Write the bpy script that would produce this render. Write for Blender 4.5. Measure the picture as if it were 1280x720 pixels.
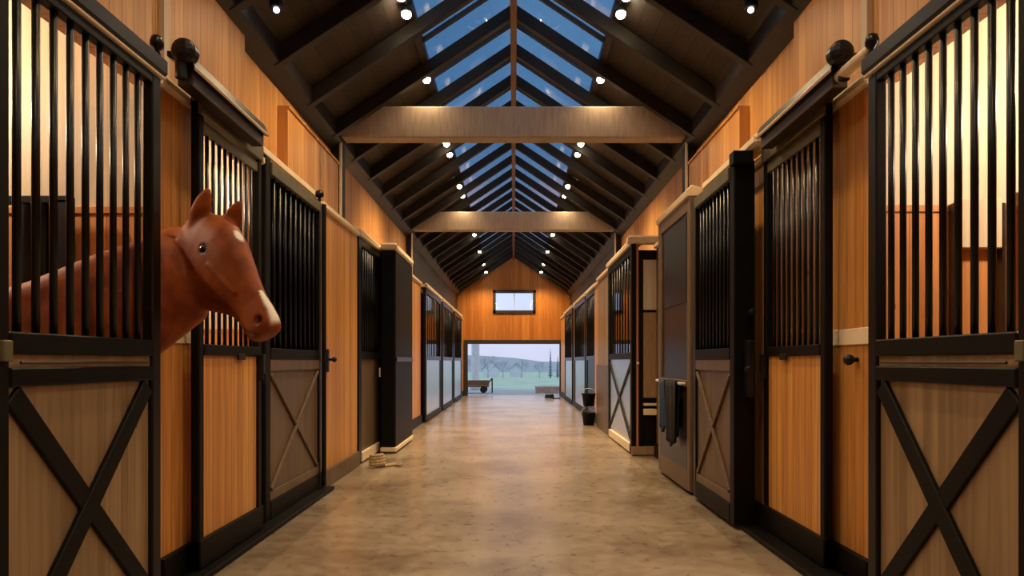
import bpy, bmesh, math, random
from mathutils import Vector, Matrix
random.seed(7)
S = bpy.context.scene
for o in list(bpy.data.objects): bpy.data.objects.remove(o, do_unlink=True)
COL = S.collection

# ---------------------------------------------------------------- camera
F = 853.0; VX, VY = 642.0, 452.0; CZ = 1.2
cam = bpy.data.cameras.new('camera'); camo = bpy.data.objects.new('camera', cam); COL.objects.link(camo)
camo.location = (0, 0, CZ); camo.rotation_euler = (math.pi/2, 0, 0)
cam.sensor_width = 36; cam.lens = F/1280*36; cam.shift_x = -(VX-640)/1280; cam.shift_y = (VY-360)/1280
cam.clip_start = 0.05; cam.clip_end = 500
S.camera = camo
# ---------------------------------------------------------------- exposure, world
S.view_settings.view_transform = 'Standard'; S.view_settings.look = 'None'
S.view_settings.exposure = 0.0; S.view_settings.gamma = 1; S.view_settings.use_curve_mapping = False
WORLD_STRENGTH = 1.5
LAMP_W = 58.0
LAMP_COL = (1.0, 0.70, 0.37)
w = bpy.data.worlds.new('dusk_sky'); S.world = w; w.use_nodes = True
nt = w.node_tree; nt.nodes.clear()
out = nt.nodes.new('ShaderNodeOutputWorld'); bg = nt.nodes.new('ShaderNodeBackground')
tc = nt.nodes.new('ShaderNodeTexCoord'); sep = nt.nodes.new('ShaderNodeSeparateXYZ'); rp = nt.nodes.new('ShaderNodeValToRGB')
nt.links.new(tc.outputs['Generated'], sep.inputs[0]); nt.links.new(sep.outputs['Z'], rp.inputs[0])
rp.color_ramp.elements[0].position = 0.0; rp.color_ramp.elements[0].color = (.44, .46, .60, 1)
rp.color_ramp.elements[1].position = 0.30; rp.color_ramp.elements[1].color = (.135, .30, .54, 1)
e3 = rp.color_ramp.elements.new(.55); e3.color = (.14, .30, .52, 1)
e4 = rp.color_ramp.elements.new(.80); e4.color = (.46, .48, .50, 1)  # unseen pale band overhead, added to whiten light on floor and field
e = rp.color_ramp.elements.new(.10); e.color = (.47, .53, .68, 1)
nz = nt.nodes.new('ShaderNodeTexNoise'); nz.inputs['Scale'].default_value = 5; nz.inputs['Detail'].default_value = 4
mx = nt.nodes.new('ShaderNodeMix'); mx.data_type = 'RGBA'; mx.blend_type = 'SOFT_LIGHT'; mx.inputs[0].default_value = .5
nt.links.new(tc.outputs['Generated'], nz.inputs['Vector'])
nt.links.new(rp.outputs[0], mx.inputs[6]); nt.links.new(nz.outputs[0], mx.inputs[7])
nt.links.new(mx.outputs[2], bg.inputs[0]); nt.links.new(bg.outputs[0], out.inputs[0]); bg.inputs[1].default_value = WORLD_STRENGTH

# ---------------------------------------------------------------- materials
M = {}
def mat(name, col, rough=.5, metal=0, spec=.5, coat=0, noise=0, nscale=8, stretch=(1,1,1), bump=0, emis=None, es=0):
    m = bpy.data.materials.new(name); m.use_nodes = True
    n = m.node_tree; b = n.nodes['Principled BSDF']
    b.inputs['Base Color'].default_value = (*col, 1); b.inputs['Roughness'].default_value = rough
    b.inputs['Metallic'].default_value = metal; b.inputs['Specular IOR Level'].default_value = spec
    b.inputs['Coat Weight'].default_value = coat
    t = n.nodes.new('ShaderNodeTexCoord'); mp = n.nodes.new('ShaderNodeMapping'); mp.inputs['Scale'].default_value = stretch
    n.links.new(t.outputs['Object'], mp.inputs[0])
    z = n.nodes.new('ShaderNodeTexNoise'); z.inputs['Scale'].default_value = nscale; z.inputs['Detail'].default_value = 5
    n.links.new(mp.outputs[0], z.inputs['Vector'])
    if noise:
        r = n.nodes.new('ShaderNodeValToRGB')
        r.color_ramp.elements[0].position = .3; r.color_ramp.elements[1].position = .7
        r.color_ramp.elements[0].color = (*[c*(1-noise) for c in col], 1); r.color_ramp.elements[1].color = (*[min(1, c*(1+noise)) for c in col], 1)
        n.links.new(z.outputs[0], r.inputs[0]); n.links.new(r.outputs[0], b.inputs['Base Color'])
    if bump:
        bp = n.nodes.new('ShaderNodeBump'); bp.inputs['Strength'].default_value = bump; bp.inputs['Distance'].default_value = .01
        n.links.new(z.outputs[0], bp.inputs['Height']); n.links.new(bp.outputs[0], b.inputs['Normal'])
    if emis:
        b.inputs['Emission Color'].default_value = (*emis, 1); b.inputs['Emission Strength'].default_value = es
    M[name] = m; return m
def mathn(n, op, a, b=None):
    x = n.nodes.new('ShaderNodeMath'); x.operation = op
    for i, v in enumerate((a, b)):
        if v is None: continue
        if isinstance(v, (int, float)): x.inputs[i].default_value = v
        else: n.links.new(v, x.inputs[i])
    return x.outputs[0]
def planks(name, c1, c2, axis, width=.09, rough=.42, groove=.05, vary=.35, gdark=.35, spec=.4):
    m = bpy.data.materials.new(name); m.use_nodes = True
    n = m.node_tree; b = n.nodes['Principled BSDF']; b.inputs['Roughness'].default_value = rough
    b.inputs['Specular IOR Level'].default_value = spec
    t = n.nodes.new('ShaderNodeTexCoord'); s = n.nodes.new('ShaderNodeSeparateXYZ'); n.links.new(t.outputs['Object'], s.inputs[0])
    u = mathn(n, 'DIVIDE', s.outputs[axis], width); fl = mathn(n, 'FLOOR', u); fr = mathn(n, 'FRACT', u)
    wn = n.nodes.new('ShaderNodeTexWhiteNoise'); wn.noise_dimensions = '1D'; n.links.new(fl, wn.inputs['W'])
    mp = n.nodes.new('ShaderNodeMapping'); mp.inputs['Scale'].default_value = (38, 38, 1.6) if axis != 'Z' else (38, 1.6, 38)
    n.links.new(t.outputs['Object'], mp.inputs[0])
    z = n.nodes.new('ShaderNodeTexNoise'); z.noise_dimensions = '4D'; z.inputs['Scale'].default_value = 1; z.inputs['Detail'].default_value = 4
    n.links.new(mp.outputs[0], z.inputs['Vector']); n.links.new(mathn(n, 'MULTIPLY', wn.outputs[0], 9), z.inputs['W'])
    f = mathn(n, 'ADD', mathn(n, 'MULTIPLY', wn.outputs[0], vary), mathn(n, 'MULTIPLY', z.outputs[0], .95))
    f = mathn(n, 'SUBTRACT', f, vary*.5)
    r = n.nodes.new('ShaderNodeValToRGB'); r.color_ramp.elements[0].position = .25; r.color_ramp.elements[1].position = .72
    r.color_ramp.elements[0].color = (*c1, 1); r.color_ramp.elements[1].color = (*c2, 1); n.links.new(f, r.inputs[0])
    g = mathn(n, 'LESS_THAN', fr, groove)
    # knots
    v = n.nodes.new('ShaderNodeTexVoronoi'); mp2 = n.nodes.new('ShaderNodeMapping'); mp2.inputs['Scale'].default_value = (5, 5, 1.6)
    n.links.new(t.outputs['Object'], mp2.inputs[0]); n.links.new(mp2.outputs[0], v.inputs['Vector']); v.inputs['Scale'].default_value = 1
    k = mathn(n, 'LESS_THAN', v.outputs['Distance'], .045)
    dk = mathn(n, 'MAXIMUM', mathn(n, 'MULTIPLY', g, 1-gdark), mathn(n, 'MULTIPLY', k, .55))
    x = n.nodes.new('ShaderNodeMix'); x.data_type = 'RGBA'; n.links.new(dk, x.inputs[0]); n.links.new(r.outputs[0], x.inputs[6])
    x.inputs[7].default_value = (*[q*.18 for q in c1], 1); n.links.new(x.outputs[2], b.inputs['Base Color'])
    bp = n.nodes.new('ShaderNodeBump'); bp.inputs['Strength'].default_value = .6; bp.inputs['Distance'].default_value = .004
    n.links.new(mathn(n, 'ADD', mathn(n, 'SUBTRACT', 1, g), mathn(n, 'MULTIPLY', z.outputs[0], .15)), bp.inputs['Height']); n.links.new(bp.outputs[0], b.inputs['Normal'])
    M[name] = m; return m

planks('orange_planks_y', (.50,.205,.045), (.78,.39,.115), 'Y')
planks('orange_planks_x', (.50,.19,.055), (.70,.30,.10), 'X')
planks('orange_planks_upper', (.50,.22,.06), (.74,.38,.125), 'Y', width=.105)
planks('gable_planks', (.46,.15,.028), (.70,.27,.055), 'X', width=.14)
planks('rear_planks', (.30,.14,.05), (.45,.22,.09), 'X', width=.14)
planks('tan_planks_y', (.20,.125,.062), (.34,.225,.12), 'Y', width=.055, vary=.3, groove=.03, gdark=.75)
planks('grey_planks_y', (.10,.062,.036), (.17,.11,.066), 'Y', width=.06, vary=.2, groove=.03, gdark=.75)
planks('cream_boards_x', (.60,.47,.32), (.74,.60,.43), 'X', width=.12, groove=.02, gdark=.85, rough=.5)
planks('cream_boards_y', (.60,.47,.32), (.74,.60,.43), 'Y', width=.12, groove=.02, gdark=.85, rough=.5)
planks('roof_boards', (.020,.013,.008), (.048,.032,.021), 'X', width=.14, groove=.05, rough=.6)
mat('black_metal', (.008,.008,.009), .42, .0, .35, noise=.3)
mat('black_paint', (.004,.0035,.003), .5, 0, .16, coat=0, noise=.3)
mat('black_gloss', (.005,.005,.006), .33, 0, .30)
mat('brown_trim', (.15,.095,.058), .45, 0, .4, noise=.2, stretch=(8,8,1))
mat('dark_panel', (.02,.014,.010), .35, 0, .4)
mat('olive_rail', (.12,.105,.06), .45, 0, .4, noise=.2)
mat('dark_bronze', (.05,.032,.018), .35, .4, .5, noise=.3)
mat('bronze_wood', (.20,.095,.03), .45, 0, .4, noise=.3, nscale=6, stretch=(20,1,20))
mat('cream_trim', (.84,.68,.46), .5, 0, .4, noise=.08)  # real cream trim; on cap rails, ledges, track shelves also stands for light
mat('tan_trim', (.34,.21,.11), .45, 0, .4, noise=.2, stretch=(8,8,1))
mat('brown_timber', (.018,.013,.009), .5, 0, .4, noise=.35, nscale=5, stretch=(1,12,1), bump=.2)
mat('beam_timber', (.44,.34,.26), .55, 0, .4, noise=.15, nscale=6, stretch=(12,1,1), bump=.15)
mat('pale_blue_panel', (.70,.80,.90), .30, .9, .5, noise=.06)
mat('white_metal', (.75,.74,.70), .4, 0, .5)
mat('rope', (.55,.42,.26), .8, noise=.3, nscale=60)
mat('bulb', (1,1,1), .4, emis=(1,.80,.52), es=60)
mat('bulb_cool', (1,1,1), .4, emis=(.9,.93,1), es=7)
mat('window_frame', (.035,.028,.024), .5)
mat('black_cloth', (.008,.008,.010), .85, noise=.4, nscale=30, bump=.4)
mat('blue_cloth', (.02,.05,.11), .85, noise=.4, nscale=30)
mat('rubber', (.015,.015,.015), .7)
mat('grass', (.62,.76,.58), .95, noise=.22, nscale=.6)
mat('gravel', (.52,.55,.58), .9, noise=.15, nscale=6)
mat('lavender_haze', (.48,.44,.50), .9, noise=.25, nscale=4)  # winter twigs and farm roofs, distance haze mixed into the colour
mat('dark_conifer', (.22,.24,.33), .9, noise=.3, nscale=3)  # bluish cast is distance haze put into the conifer colour
mat('white_wall', (.82,.80,.82), .8, noise=.1)
mat('stone', (.62,.56,.55), .8, noise=.2)
mat('hill_haze', (.72,.68,.76), .8, noise=.15)  # distant hills; pale lavender is haze put into the colour
mat('weathered_wood', (.28,.16,.09), .7, noise=.35, nscale=8, stretch=(1,8,8))
mat('horse_mane', (.045,.014,.006), .7, noise=.3, nscale=40)
mat('horse_eye', (.006,.004,.003), .06, 0, .8, coat=1)
mat('hoof', (.05,.035,.025), .5)
mat('straw', (.50,.34,.14), .9, noise=.4, nscale=40, bump=.6)
def glassmat(name, tint, alpha, rough=.03):
    m = bpy.data.materials.new(name); m.use_nodes = True; n = m.node_tree
    n.nodes.clear(); o = n.nodes.new('ShaderNodeOutputMaterial'); tr = n.nodes.new('ShaderNodeBsdfTransparent'); gl = n.nodes.new('ShaderNodeBsdfGlossy')
    tr.inputs[0].default_value = (*tint, 1); gl.inputs['Roughness'].default_value = rough
    mx = n.nodes.new('ShaderNodeMixShader'); fr = n.nodes.new('ShaderNodeFresnel'); fr.inputs[0].default_value = 1.45
    n.links.new(mathn(n, 'MULTIPLY', fr.outputs[0], alpha), mx.inputs[0]); n.links.new(tr.outputs[0], mx.inputs[1]); n.links.new(gl.outputs[0], mx.inputs[2]); n.links.new(mx.outputs[0], o.inputs[0])
    M[name] = m
glassmat('skylight_glass', (.80,.88,.95), .6)
glassmat('window_glass', (.97,.98,1), .5)
glassmat('smoked_glass', (.22,.20,.18), 1.0)
# concrete floor
m = bpy.data.materials.new('concrete'); m.use_nodes = True; n = m.node_tree; b = n.nodes['Principled BSDF']; M['concrete'] = m
t = n.nodes.new('ShaderNodeTexCoord')
z1 = n.nodes.new('ShaderNodeTexNoise'); z1.inputs['Scale'].default_value = 1.1; z1.inputs['Detail'].default_value = 8; z1.inputs['Roughness'].default_value = .65
z2 = n.nodes.new('ShaderNodeTexNoise'); z2.inputs['Scale'].default_value = 11; z2.inputs['Detail'].default_value = 3; z2.inputs['Distortion'].default_value = .25
for z in (z1, z2): n.links.new(t.outputs['Object'], z.inputs['Vector'])
f = mathn(n, 'ADD', mathn(n, 'MULTIPLY', z1.outputs[0], .75), mathn(n, 'MULTIPLY', z2.outputs[0], .25))
r = n.nodes.new('ShaderNodeValToRGB'); r.color_ramp.elements[0].position = .37; r.color_ramp.elements[1].position = .60
r.color_ramp.elements[0].color = (.21,.145,.092,1); r.color_ramp.elements[1].color = (.45,.355,.26,1); n.links.new(f, r.inputs[0])
s = n.nodes.new('ShaderNodeSeparateXYZ'); n.links.new(t.outputs['Object'], s.inputs[0])
b.inputs['Coat Weight'].default_value = .4; b.inputs['Coat Roughness'].default_value = .22
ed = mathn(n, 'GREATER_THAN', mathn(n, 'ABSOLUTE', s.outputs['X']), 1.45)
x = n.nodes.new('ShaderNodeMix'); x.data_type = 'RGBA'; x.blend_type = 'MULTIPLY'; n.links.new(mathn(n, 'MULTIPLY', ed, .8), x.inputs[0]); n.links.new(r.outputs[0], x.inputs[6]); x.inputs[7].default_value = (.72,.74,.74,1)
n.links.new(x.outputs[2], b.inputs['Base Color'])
n.links.new(mathn(n, 'ADD', mathn(n, 'MULTIPLY', z2.outputs[0], .3), .17), b.inputs['Roughness'])
bp = n.nodes.new('ShaderNodeBump'); bp.inputs['Strength'].default_value = .10; bp.inputs['Distance'].default_value = .003
n.links.new(z2.outputs[0], bp.inputs['Height']); n.links.new(bp.outputs[0], b.inputs['Normal'])

# ---------------------------------------------------------------- helpers
class MB:
    def __init__(s): s.b = bmesh.new()
    def box(s, x0, x1, y0, y1, z0, z1):
        v = [s.b.verts.new((x, y, z)) for x in (x0, x1) for y in (y0, y1) for z in (z0, z1)]
        for f in ((0,1,3,2),(4,6,7,5),(0,4,5,1),(2,3,7,6),(0,2,6,4),(1,5,7,3)): s.b.faces.new([v[i] for i in f])
        return s
    def prism(s, pts, axis, a0, a1):
        def P(p, a):
            if axis == 'x': return (a, p[0], p[1])
            if axis == 'y': return (p[0], a, p[1])
            return (p[0], p[1], a)
        A = [s.b.verts.new(P(p, a0)) for p in pts]; B = [s.b.verts.new(P(p, a1)) for p in pts]; k = len(pts)
        s.b.faces.new(A); s.b.faces.new(B[::-1])
        for i in range(k): s.b.faces.new((A[i], A[(i+1) % k], B[(i+1) % k], B[i]))
        return s
    def tube(s, p0, p1, r0, r1=None, seg=10):
        r1 = r0 if r1 is None else r1
        p0 = Vector(p0); p1 = Vector(p1); d = (p1-p0).normalized(); q = d.to_track_quat('Z', 'Y')
        A, B = [], []
        for i in range(seg):
            a = 2*math.pi*i/seg; o = q @ Vector((math.cos(a), math.sin(a), 0))
            A.append(s.b.verts.new(p0+o*r0)); B.append(s.b.verts.new(p1+o*r1))
        s.b.faces.new(A); s.b.faces.new(B[::-1])
        for i in range(seg): s.b.faces.new((A[i], A[(i+1) % seg], B[(i+1) % seg], B[i]))
        return s
    def path(s, pts, r, seg=8):
        for a, c in zip(pts, pts[1:]): s.tube(a, c, r, seg=seg)
        return s
    def sphere(s, c, r, seg=14, sc=(1,1,1)):
        bmesh.ops.create_uvsphere(s.b, u_segments=seg, v_segments=seg//2+1, radius=r, matrix=Matrix.Translation(c) @ Matrix.Diagonal((*sc, 1)))
        return s
    def lathe(s, prof, c=(0,0,0), seg=18):
        rings = []
        for (r, z) in prof:
            rings.append([s.b.verts.new((c[0]+r*math.cos(2*math.pi*i/seg), c[1]+r*math.sin(2*math.pi*i/seg), c[2]+z)) for i in range(seg)])
        for A, B in zip(rings, rings[1:]):
            for i in range(seg): s.b.faces.new((A[i], A[(i+1) % seg], B[(i+1) % seg], B[i]))
        s.b.faces.new(rings[0]); s.b.faces.new(rings[-1][::-1]); return s
    def build(s, name, m, parent=None, smooth=False, bevel=.004, loc=None):
        bmesh.ops.recalc_face_normals(s.b, faces=s.b.faces)
        me = bpy.data.meshes.new(name); s.b.to_mesh(me); s.b.free()
        me.materials.append(M[m] if isinstance(m, str) else m)
        if smooth:
            for p in me.polygons: p.use_smooth = True
        o = bpy.data.objects.new(name, me); COL.objects.link(o); o.parent = parent
        if loc: o.location = loc
        if bevel and not smooth:
            bv = o.modifiers.new('edge', 'BEVEL'); bv.width = bevel; bv.segments = 1; bv.limit_method = 'ANGLE'; bv.angle_limit = .6
        return o
def tag(o, label=None, cat=None, group=None, kind=None):
    if label: o['label'] = label
    if cat: o['category'] = cat
    if group: o['group'] = group
    if kind: o['kind'] = kind
    return o
def thing(name, label, cat, loc=(0,0,0), group=None, rz=0):
    o = bpy.data.objects.new(name, None); COL.objects.link(o); o.location = loc; o.rotation_euler.z = rz; o.empty_display_size = .1
    return tag(o, label, cat, group)
def struct(o): o['kind'] = 'structure'; return o
def copy_tree(o, parent=None):
    c = o.copy(); COL.objects.link(c); c.parent = parent
    for ch in list(o.children): copy_tree(ch, c)
    return c

# ---------------------------------------------------------------- structure
Y0, D = -4.0, 24.0
APEX, SL = 4.95, .665
def roofz(x): return APEX - SL*abs(x)
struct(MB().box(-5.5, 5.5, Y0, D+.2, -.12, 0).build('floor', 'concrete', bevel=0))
ST = 2.67
# roof slopes (solid from the glazing out to the eave)
def slope(s, x0, x1, dz, th, y0, y1):
    return [(s*x0, roofz(x0)+dz), (s*x1, roofz(x1)+dz), (s*x1, roofz(x1)+dz+th), (s*x0, roofz(x0)+dz+th)]
XG = .94
rb = MB()
for s in (-1, 1): rb.prism(slope(s, XG, 2.15, .02, .06, 0, 0), 'y', Y0, D+.2)
struct(rb.build('ceiling', 'roof_boards', bevel=0))
sc_ = MB()
for s in (-1, 1): sc_.box(s*2.0, s*5.5, Y0, D+.2, 3.35, 3.42)
struct(sc_.build('ceiling_over_stalls', 'cream_boards_x', bevel=0))
# aisle upper walls
for s, nm in ((-1, 'wall_left'), (1, 'wall_right')):
    b = MB()
    ysp = 4.9 if s < 0 else 4.7
    xi = 1.93
    b.prism([(s*xi, 2.70), (s*2.06, 2.70), (s*2.06, roofz(2.06)), (s*xi, roofz(xi))], 'y', Y0, ysp)
    b.prism([(s*1.99, 2.68), (s*2.06, 2.68), (s*2.06, roofz(2.06)), (s*1.99, roofz(1.99))], 'y', ysp, 12.8)
    struct(b.build(nm, 'orange_planks_upper', bevel=0))
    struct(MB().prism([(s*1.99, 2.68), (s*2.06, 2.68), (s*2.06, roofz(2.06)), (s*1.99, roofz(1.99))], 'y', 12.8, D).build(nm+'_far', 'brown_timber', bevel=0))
    struct(MB().box(s*1.90, s*1.99, 5.75, 7.4, 2.62, 3.36).box(s*1.885, s*1.90, 5.75, 7.4, 3.335, 3.36).build('trim_%d' % (1 if s < 0 else 2), 'orange_planks_upper', bevel=.003))
    struct(MB().box(s*5.4, s*5.5, Y0, D, 0, 3.4).build(nm+'_outer', 'orange_planks_y', bevel=0))
    struct(MB().prism([(s*1.86, roofz(1.86)-.13), (s*1.99, roofz(1.99)-.13), (s*1.99, roofz(1.99)+.02), (s*1.86, roofz(1.86)+.02)], 'y', Y0, D).build('trim_%d' % (3 if s < 0 else 4), 'brown_timber'))
struct(MB().prism([(-5.5,0),(5.5,0),(5.5,3.4),(2.06,3.4),(2.06,roofz(2.06)),(0,APEX),(-2.06,roofz(2.06)),(-2.06,3.4),(-5.5,3.4)], 'y', Y0-.1, Y0).build('wall_front', 'rear_planks', bevel=0))
# far gable wall with the big opening and the window above
hw, oh = 1.62, 1.82
b = MB()
wx0, wx1, wz0, wz1 = -.73, .78, 2.90, 3.72
b.box(-5.5, -hw, D, D+.15, 0, 3.4); b.box(hw, 5.5, D, D+.15, 0, 3.4)
b.box(-hw, hw, D, D+.15, oh, wz0)
b.box(-2.06, -hw, D, D+.15, 3.4, roofz(2.06)); b.box(hw, 2.06, D, D+.15, 3.4, roofz(2.06))
b.box(-hw, wx0, D, D+.15, wz0, roofz(2.06)); b.box(wx1, hw, D, D+.15, wz0, roofz(2.06))
b.box(wx0, wx1, D, D+.15, wz1, wz1+.001)
zt = roofz(2.06)
b.prism([(-2.06, zt), (wx0, zt), (wx0, wz1), (wx1, wz1), (wx1, zt), (2.06, zt), (0, APEX)], 'y', D, D+.15)
struct(b.build('wall_back', 'gable_planks', bevel=0))
struct(MB().box(-hw-.12, -hw, D-.06, D+.16, 0, oh+.14).box(hw, hw+.12, D-.06, D+.16, 0, oh+.14).box(-hw, hw, D-.06, D+.16, oh, oh+.14).build('door_1', 'window_frame'))
wd = struct(MB().box(wx0, wx0+.1, D-.05, D+.17, wz0, wz1).box(wx1-.1, wx1, D-.05, D+.17, wz0, wz1).box(wx0, wx1, D-.05, D+.17, wz1-.1, wz1).box(wx0, wx1, D-.05, D+.17, wz0, wz0+.1).build('window_1', 'window_frame'))
MB().box(.012, .038, D+.03, D+.07, wz0+.1, wz1-.1).build('mullion', 'white_metal', wd)
MB().box(wx0+.1, wx1-.1, D+.045, D+.055, wz0+.1, wz1-.1).build('pane', 'window_glass', wd, bevel=0)
# ridge glazing
RSP = .86; RY = [0.30+RSP*i for i in range(-4, 28)]
for s, nm in ((-1, 'window_2'), (1, 'window_3')):
    g = struct(MB().prism(slope(s, XG-.04, XG+.02, .0, .09, 0, 0), 'y', Y0, D).build(nm, 'window_frame'))
    MB().prism(slope(s, .03, XG-.04, .05, .012, 0, 0), 'y', Y0, D).build('pane', 'skylight_glass', g, bevel=0)
    first = None
    for i, y in enumerate(RY):
        for dy in (RSP*.5,):
            if first is None:
                first = MB().prism(slope(s, .03, XG-.04, .0, .05, 0, 0), 'y', -.018, .018).build('glazing_bar', 'window_frame', g, bevel=0); o = first
            else:
                o = first.copy(); COL.objects.link(o)
            o.location.y = y+dy
tag(MB().box(-.035, .035, Y0, D, APEX-.17, APEX+.03).build('ridge_beam', 'bronze_wood'), 'long timber ridge beam running down the middle of the glazed roof peak', 'beam')
# rafters
for s, side in ((-1, 'left'), (1, 'right')):
    first = None
    for y in RY:
        if y < 2.5 or y > D-.1: continue
        seg = 'in front of the near tie beam' if y < 7.4 else ('between the two tie beams' if y < 12.6 else 'beyond the far tie beam')
        words = ['first','second','third','fourth','fifth','sixth','seventh','eighth','ninth','tenth','eleventh','twelfth','thirteenth','fourteenth']
        rank = (round((7.18-y)/RSP) if y < 7.4 else round((y-8.04)/RSP) if y < 12.6 else round((y-13.2)/RSP))
        if first is None:
            first = MB().prism([(s*.035, roofz(.035)-.14), (s*1.90, roofz(1.90)-.14), (s*1.90, roofz(1.90)+.005), (s*.035, roofz(.035)+.005)], 'y', -.04, .04).build('rafter', 'brown_timber'); o = first
        else:
            o = first.copy(); COL.objects.link(o)
        o.location.y = y
        tag(o, 'dark rafter on the %s roof slope, %s %s' % (side, words[rank], seg), 'rafter', 'rafters on the %s slope %s' % (side, seg))
# tie beams and posts
for y, wh in ((7.5, 'near'), (12.7, 'far')):
    z0 = 3.63; z1 = 3.97
    tag(MB().box(-1.98, 1.98, y-.10, y+.10, z0, z1).build('tie_beam', 'beam_timber', bevel=.012), 'wide taupe timber tie beam across the aisle, the %s one of the two' % ('nearer higher-looking' if wh == 'near' else 'farther'), 'beam', 'tie beams')
    for s, sd in ((-1, 'left'), (1, 'right')):
        p = thing('post', 'dark timber post under the %s end of the %s tie beam' % (sd, wh), 'post', (s*1.93, y, 0), 'roof posts')
        MB().box(-.055, .055, -.09, .09, 0, z0).build('shaft', 'brown_timber', p)
        MB().box(-s*.05-.012, -s*.05+.012, -.10, -.06, 2.70, z0-.02).build('edge_strip', 'cream_trim', p)

# ---------------------------------------------------------------- stall interiors
def partition(s, y, matl, h, label, x0=1.9, x1=5.4, top='cream_boards_x', z1=3.35):
    t = thing('stall_partition', label, 'partition', (s*(x0+x1)/2, y, 0))
    L = (x1-x0)/2
    MB().box(-L, L, -.04, .04, 0, h).build('lower_boards', matl, t, bevel=0)
    if top: MB().box(-L, L, -.03, .03, h, z1).build('upper_boards', top, t, bevel=0)
    MB().box(-L, L, -.05, .05, h-.02, h+.02).build('cap', 'orange_planks_x', t)
    return t
pl = partition(-1, 3.74, 'orange_planks_x', 2.02, 'cream and orange boarded partition behind the chestnut horse')
pr = partition(1, 3.70, 'orange_planks_x', 2.02, 'cream and orange boarded partition inside the front right stall')
partition(-1, 6.7, 'orange_planks_x', 1.5, 'boarded partition seen through the bars of the second left door')
partition(1, 6.7, 'rear_planks', 1.5, 'boarded partition seen through the bars of the second right door', top='rear_planks')
for s, sd in ((-1, 'left'), (1, 'right')):
    for y in (11.2, 15.9, 20.0):
        partition(s, y, 'rear_planks', 2.0, 'dark boarded partition between the far %s stalls' % sd, top=None)['group'] = 'far %s partitions' % sd
# dark barred hatch on the left partition and pale/orange steps on the right one
h = thing('barred_hatch', 'black barred hatch frame inside the front left stall', 'hatch', (-2.55, 3.60, 0))
MB().box(-.24, .22, -.03, .03, 2.03, 2.07).box(-.24, -.19, -.03, .03, 0, 2.03).box(.12, .22, -.03, .03, 0, 2.05).box(-.24, .22, -.03, .03, 1.28, 1.34).build('frame', 'black_metal', h)
MB().box(-.19, .12, -.01, .01, .02, 1.28).build('lower_panel', 'grey_planks_y', h)
MB().tube((-.02,0,1.34), (-.02,0,2.03), .03).build('bar', 'black_metal', h); MB().tube((.07,0,1.34), (.07,0,2.03), .03).build('bar', 'black_metal', h)
MB().sphere((-.24,-.03,2.02), .03).build('knob', 'black_metal', h, smooth=True)
h = thing('pale_board', 'cream board hung low over the orange boards inside the front right stall', 'board', (2.48, 3.62, 0))
MB().box(-.13, .10, -.02, .03, 1.80, 2.06).build('board', 'cream_boards_x', h)
MB().box(-.155, -.13, -.02, .03, 1.2, 2.04).box(.10, .12, -.02, .03, 1.2, 2.04).build('side_strip', 'dark_bronze', h)
tag(MB().box(2.70, 2.80, 3.52, 3.62, 0, 2.15).build('stall_post', 'black_paint'), 'black post inside the front right stall behind the bars', 'post')
for s, sd in ((-1, 'left'), (1, 'right')):
    tag(MB().box(s*1.93, s*5.38, Y0+.05, 3.48, .001, .012).build('straw_bedding', 'straw', bevel=0), 'straw bedding spread inside the near %s stalls' % sd, 'straw', kind='stuff')

def stall_lamp(x, y, z, watts, label, col=(1,.79,.56)):
    t = thing('stall_lamp', label, 'lamp', (x, y, z))
    sh_ = MB().lathe([(.03,.20),(.035,.10),(.10,.02),(.11,0),(.10,0)]).build('shade', 'black_metal', t, smooth=True)
    MB().tube((0,0,.18),(0,0,3.35-z),.012).build('rod', 'black_metal', t)
    MB().sphere((0,0,0), .05).build('bulb', 'bulb', sh_, smooth=True)
    l = bpy.data.lights.new('stall_light', 'POINT'); l.energy = watts; l.color = col; l.shadow_soft_size = .07
    lo = bpy.data.objects.new('stall_light', l); COL.objects.link(lo); lo.location = (x, y, z-.09)
stall_lamp(-3.3, 3.25, 2.95, 85, 'black pendant lamp inside the front left stall')
stall_lamp(2.85, 2.75, 2.85, 100, 'black pendant lamp inside the front right stall')
stall_lamp(-3.0, 5.3, 3.0, 110, 'black pendant lamp inside the second left stall')
stall_lamp(3.2, 5.2, 3.0, 14, 'black pendant lamp inside the second right stall')
stall_lamp(2.5, 9.8, 2.9, 40, 'pendant lamp inside the glazed corner stall on the right')

# ---------------------------------------------------------------- stall fronts
# every piece is built in local coordinates: out = towards the aisle, y along the aisle, z up. s=-1 left wall, +1 right wall
class Side:
    def __init__(s, side): s.s = side; s.k = -side     # out direction
    def box(s, mb, o0, o1, y0, y1, z0, z1):
        a, b = sorted((s.k*o0, s.k*o1)); return mb.box(a, b, y0, y1, z0, z1)
def finial(parent, k, o, y, z, r=.03, m='black_gloss'):
    MB().lathe([(.012,0),(.018,.02),(.012,.035),(r,.055),(r*1.05,.075),(r*.8,.1),(.006,.11)], (k*o, y, z)).build('finial', m, parent, smooth=True)
def grille(parent, k, y0, y1, z0, z1, n, r, o=0.0, m='black_gloss'):
    sp = (y1-y0)/(n+1); first = None
    for i in range(n):
        if first is None:
            first = MB().tube((0,0,z0), (0,0,z1), r, seg=12).build('bar', m, parent, smooth=False, bevel=0)
            for p in first.data.polygons:
                if len(p.vertices) == 4: p.use_smooth = True
            b = first
        else: b = first.copy(); COL.objects.link(b)
        b.location = (k*o, y0+sp*(i+1), 0)
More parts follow.
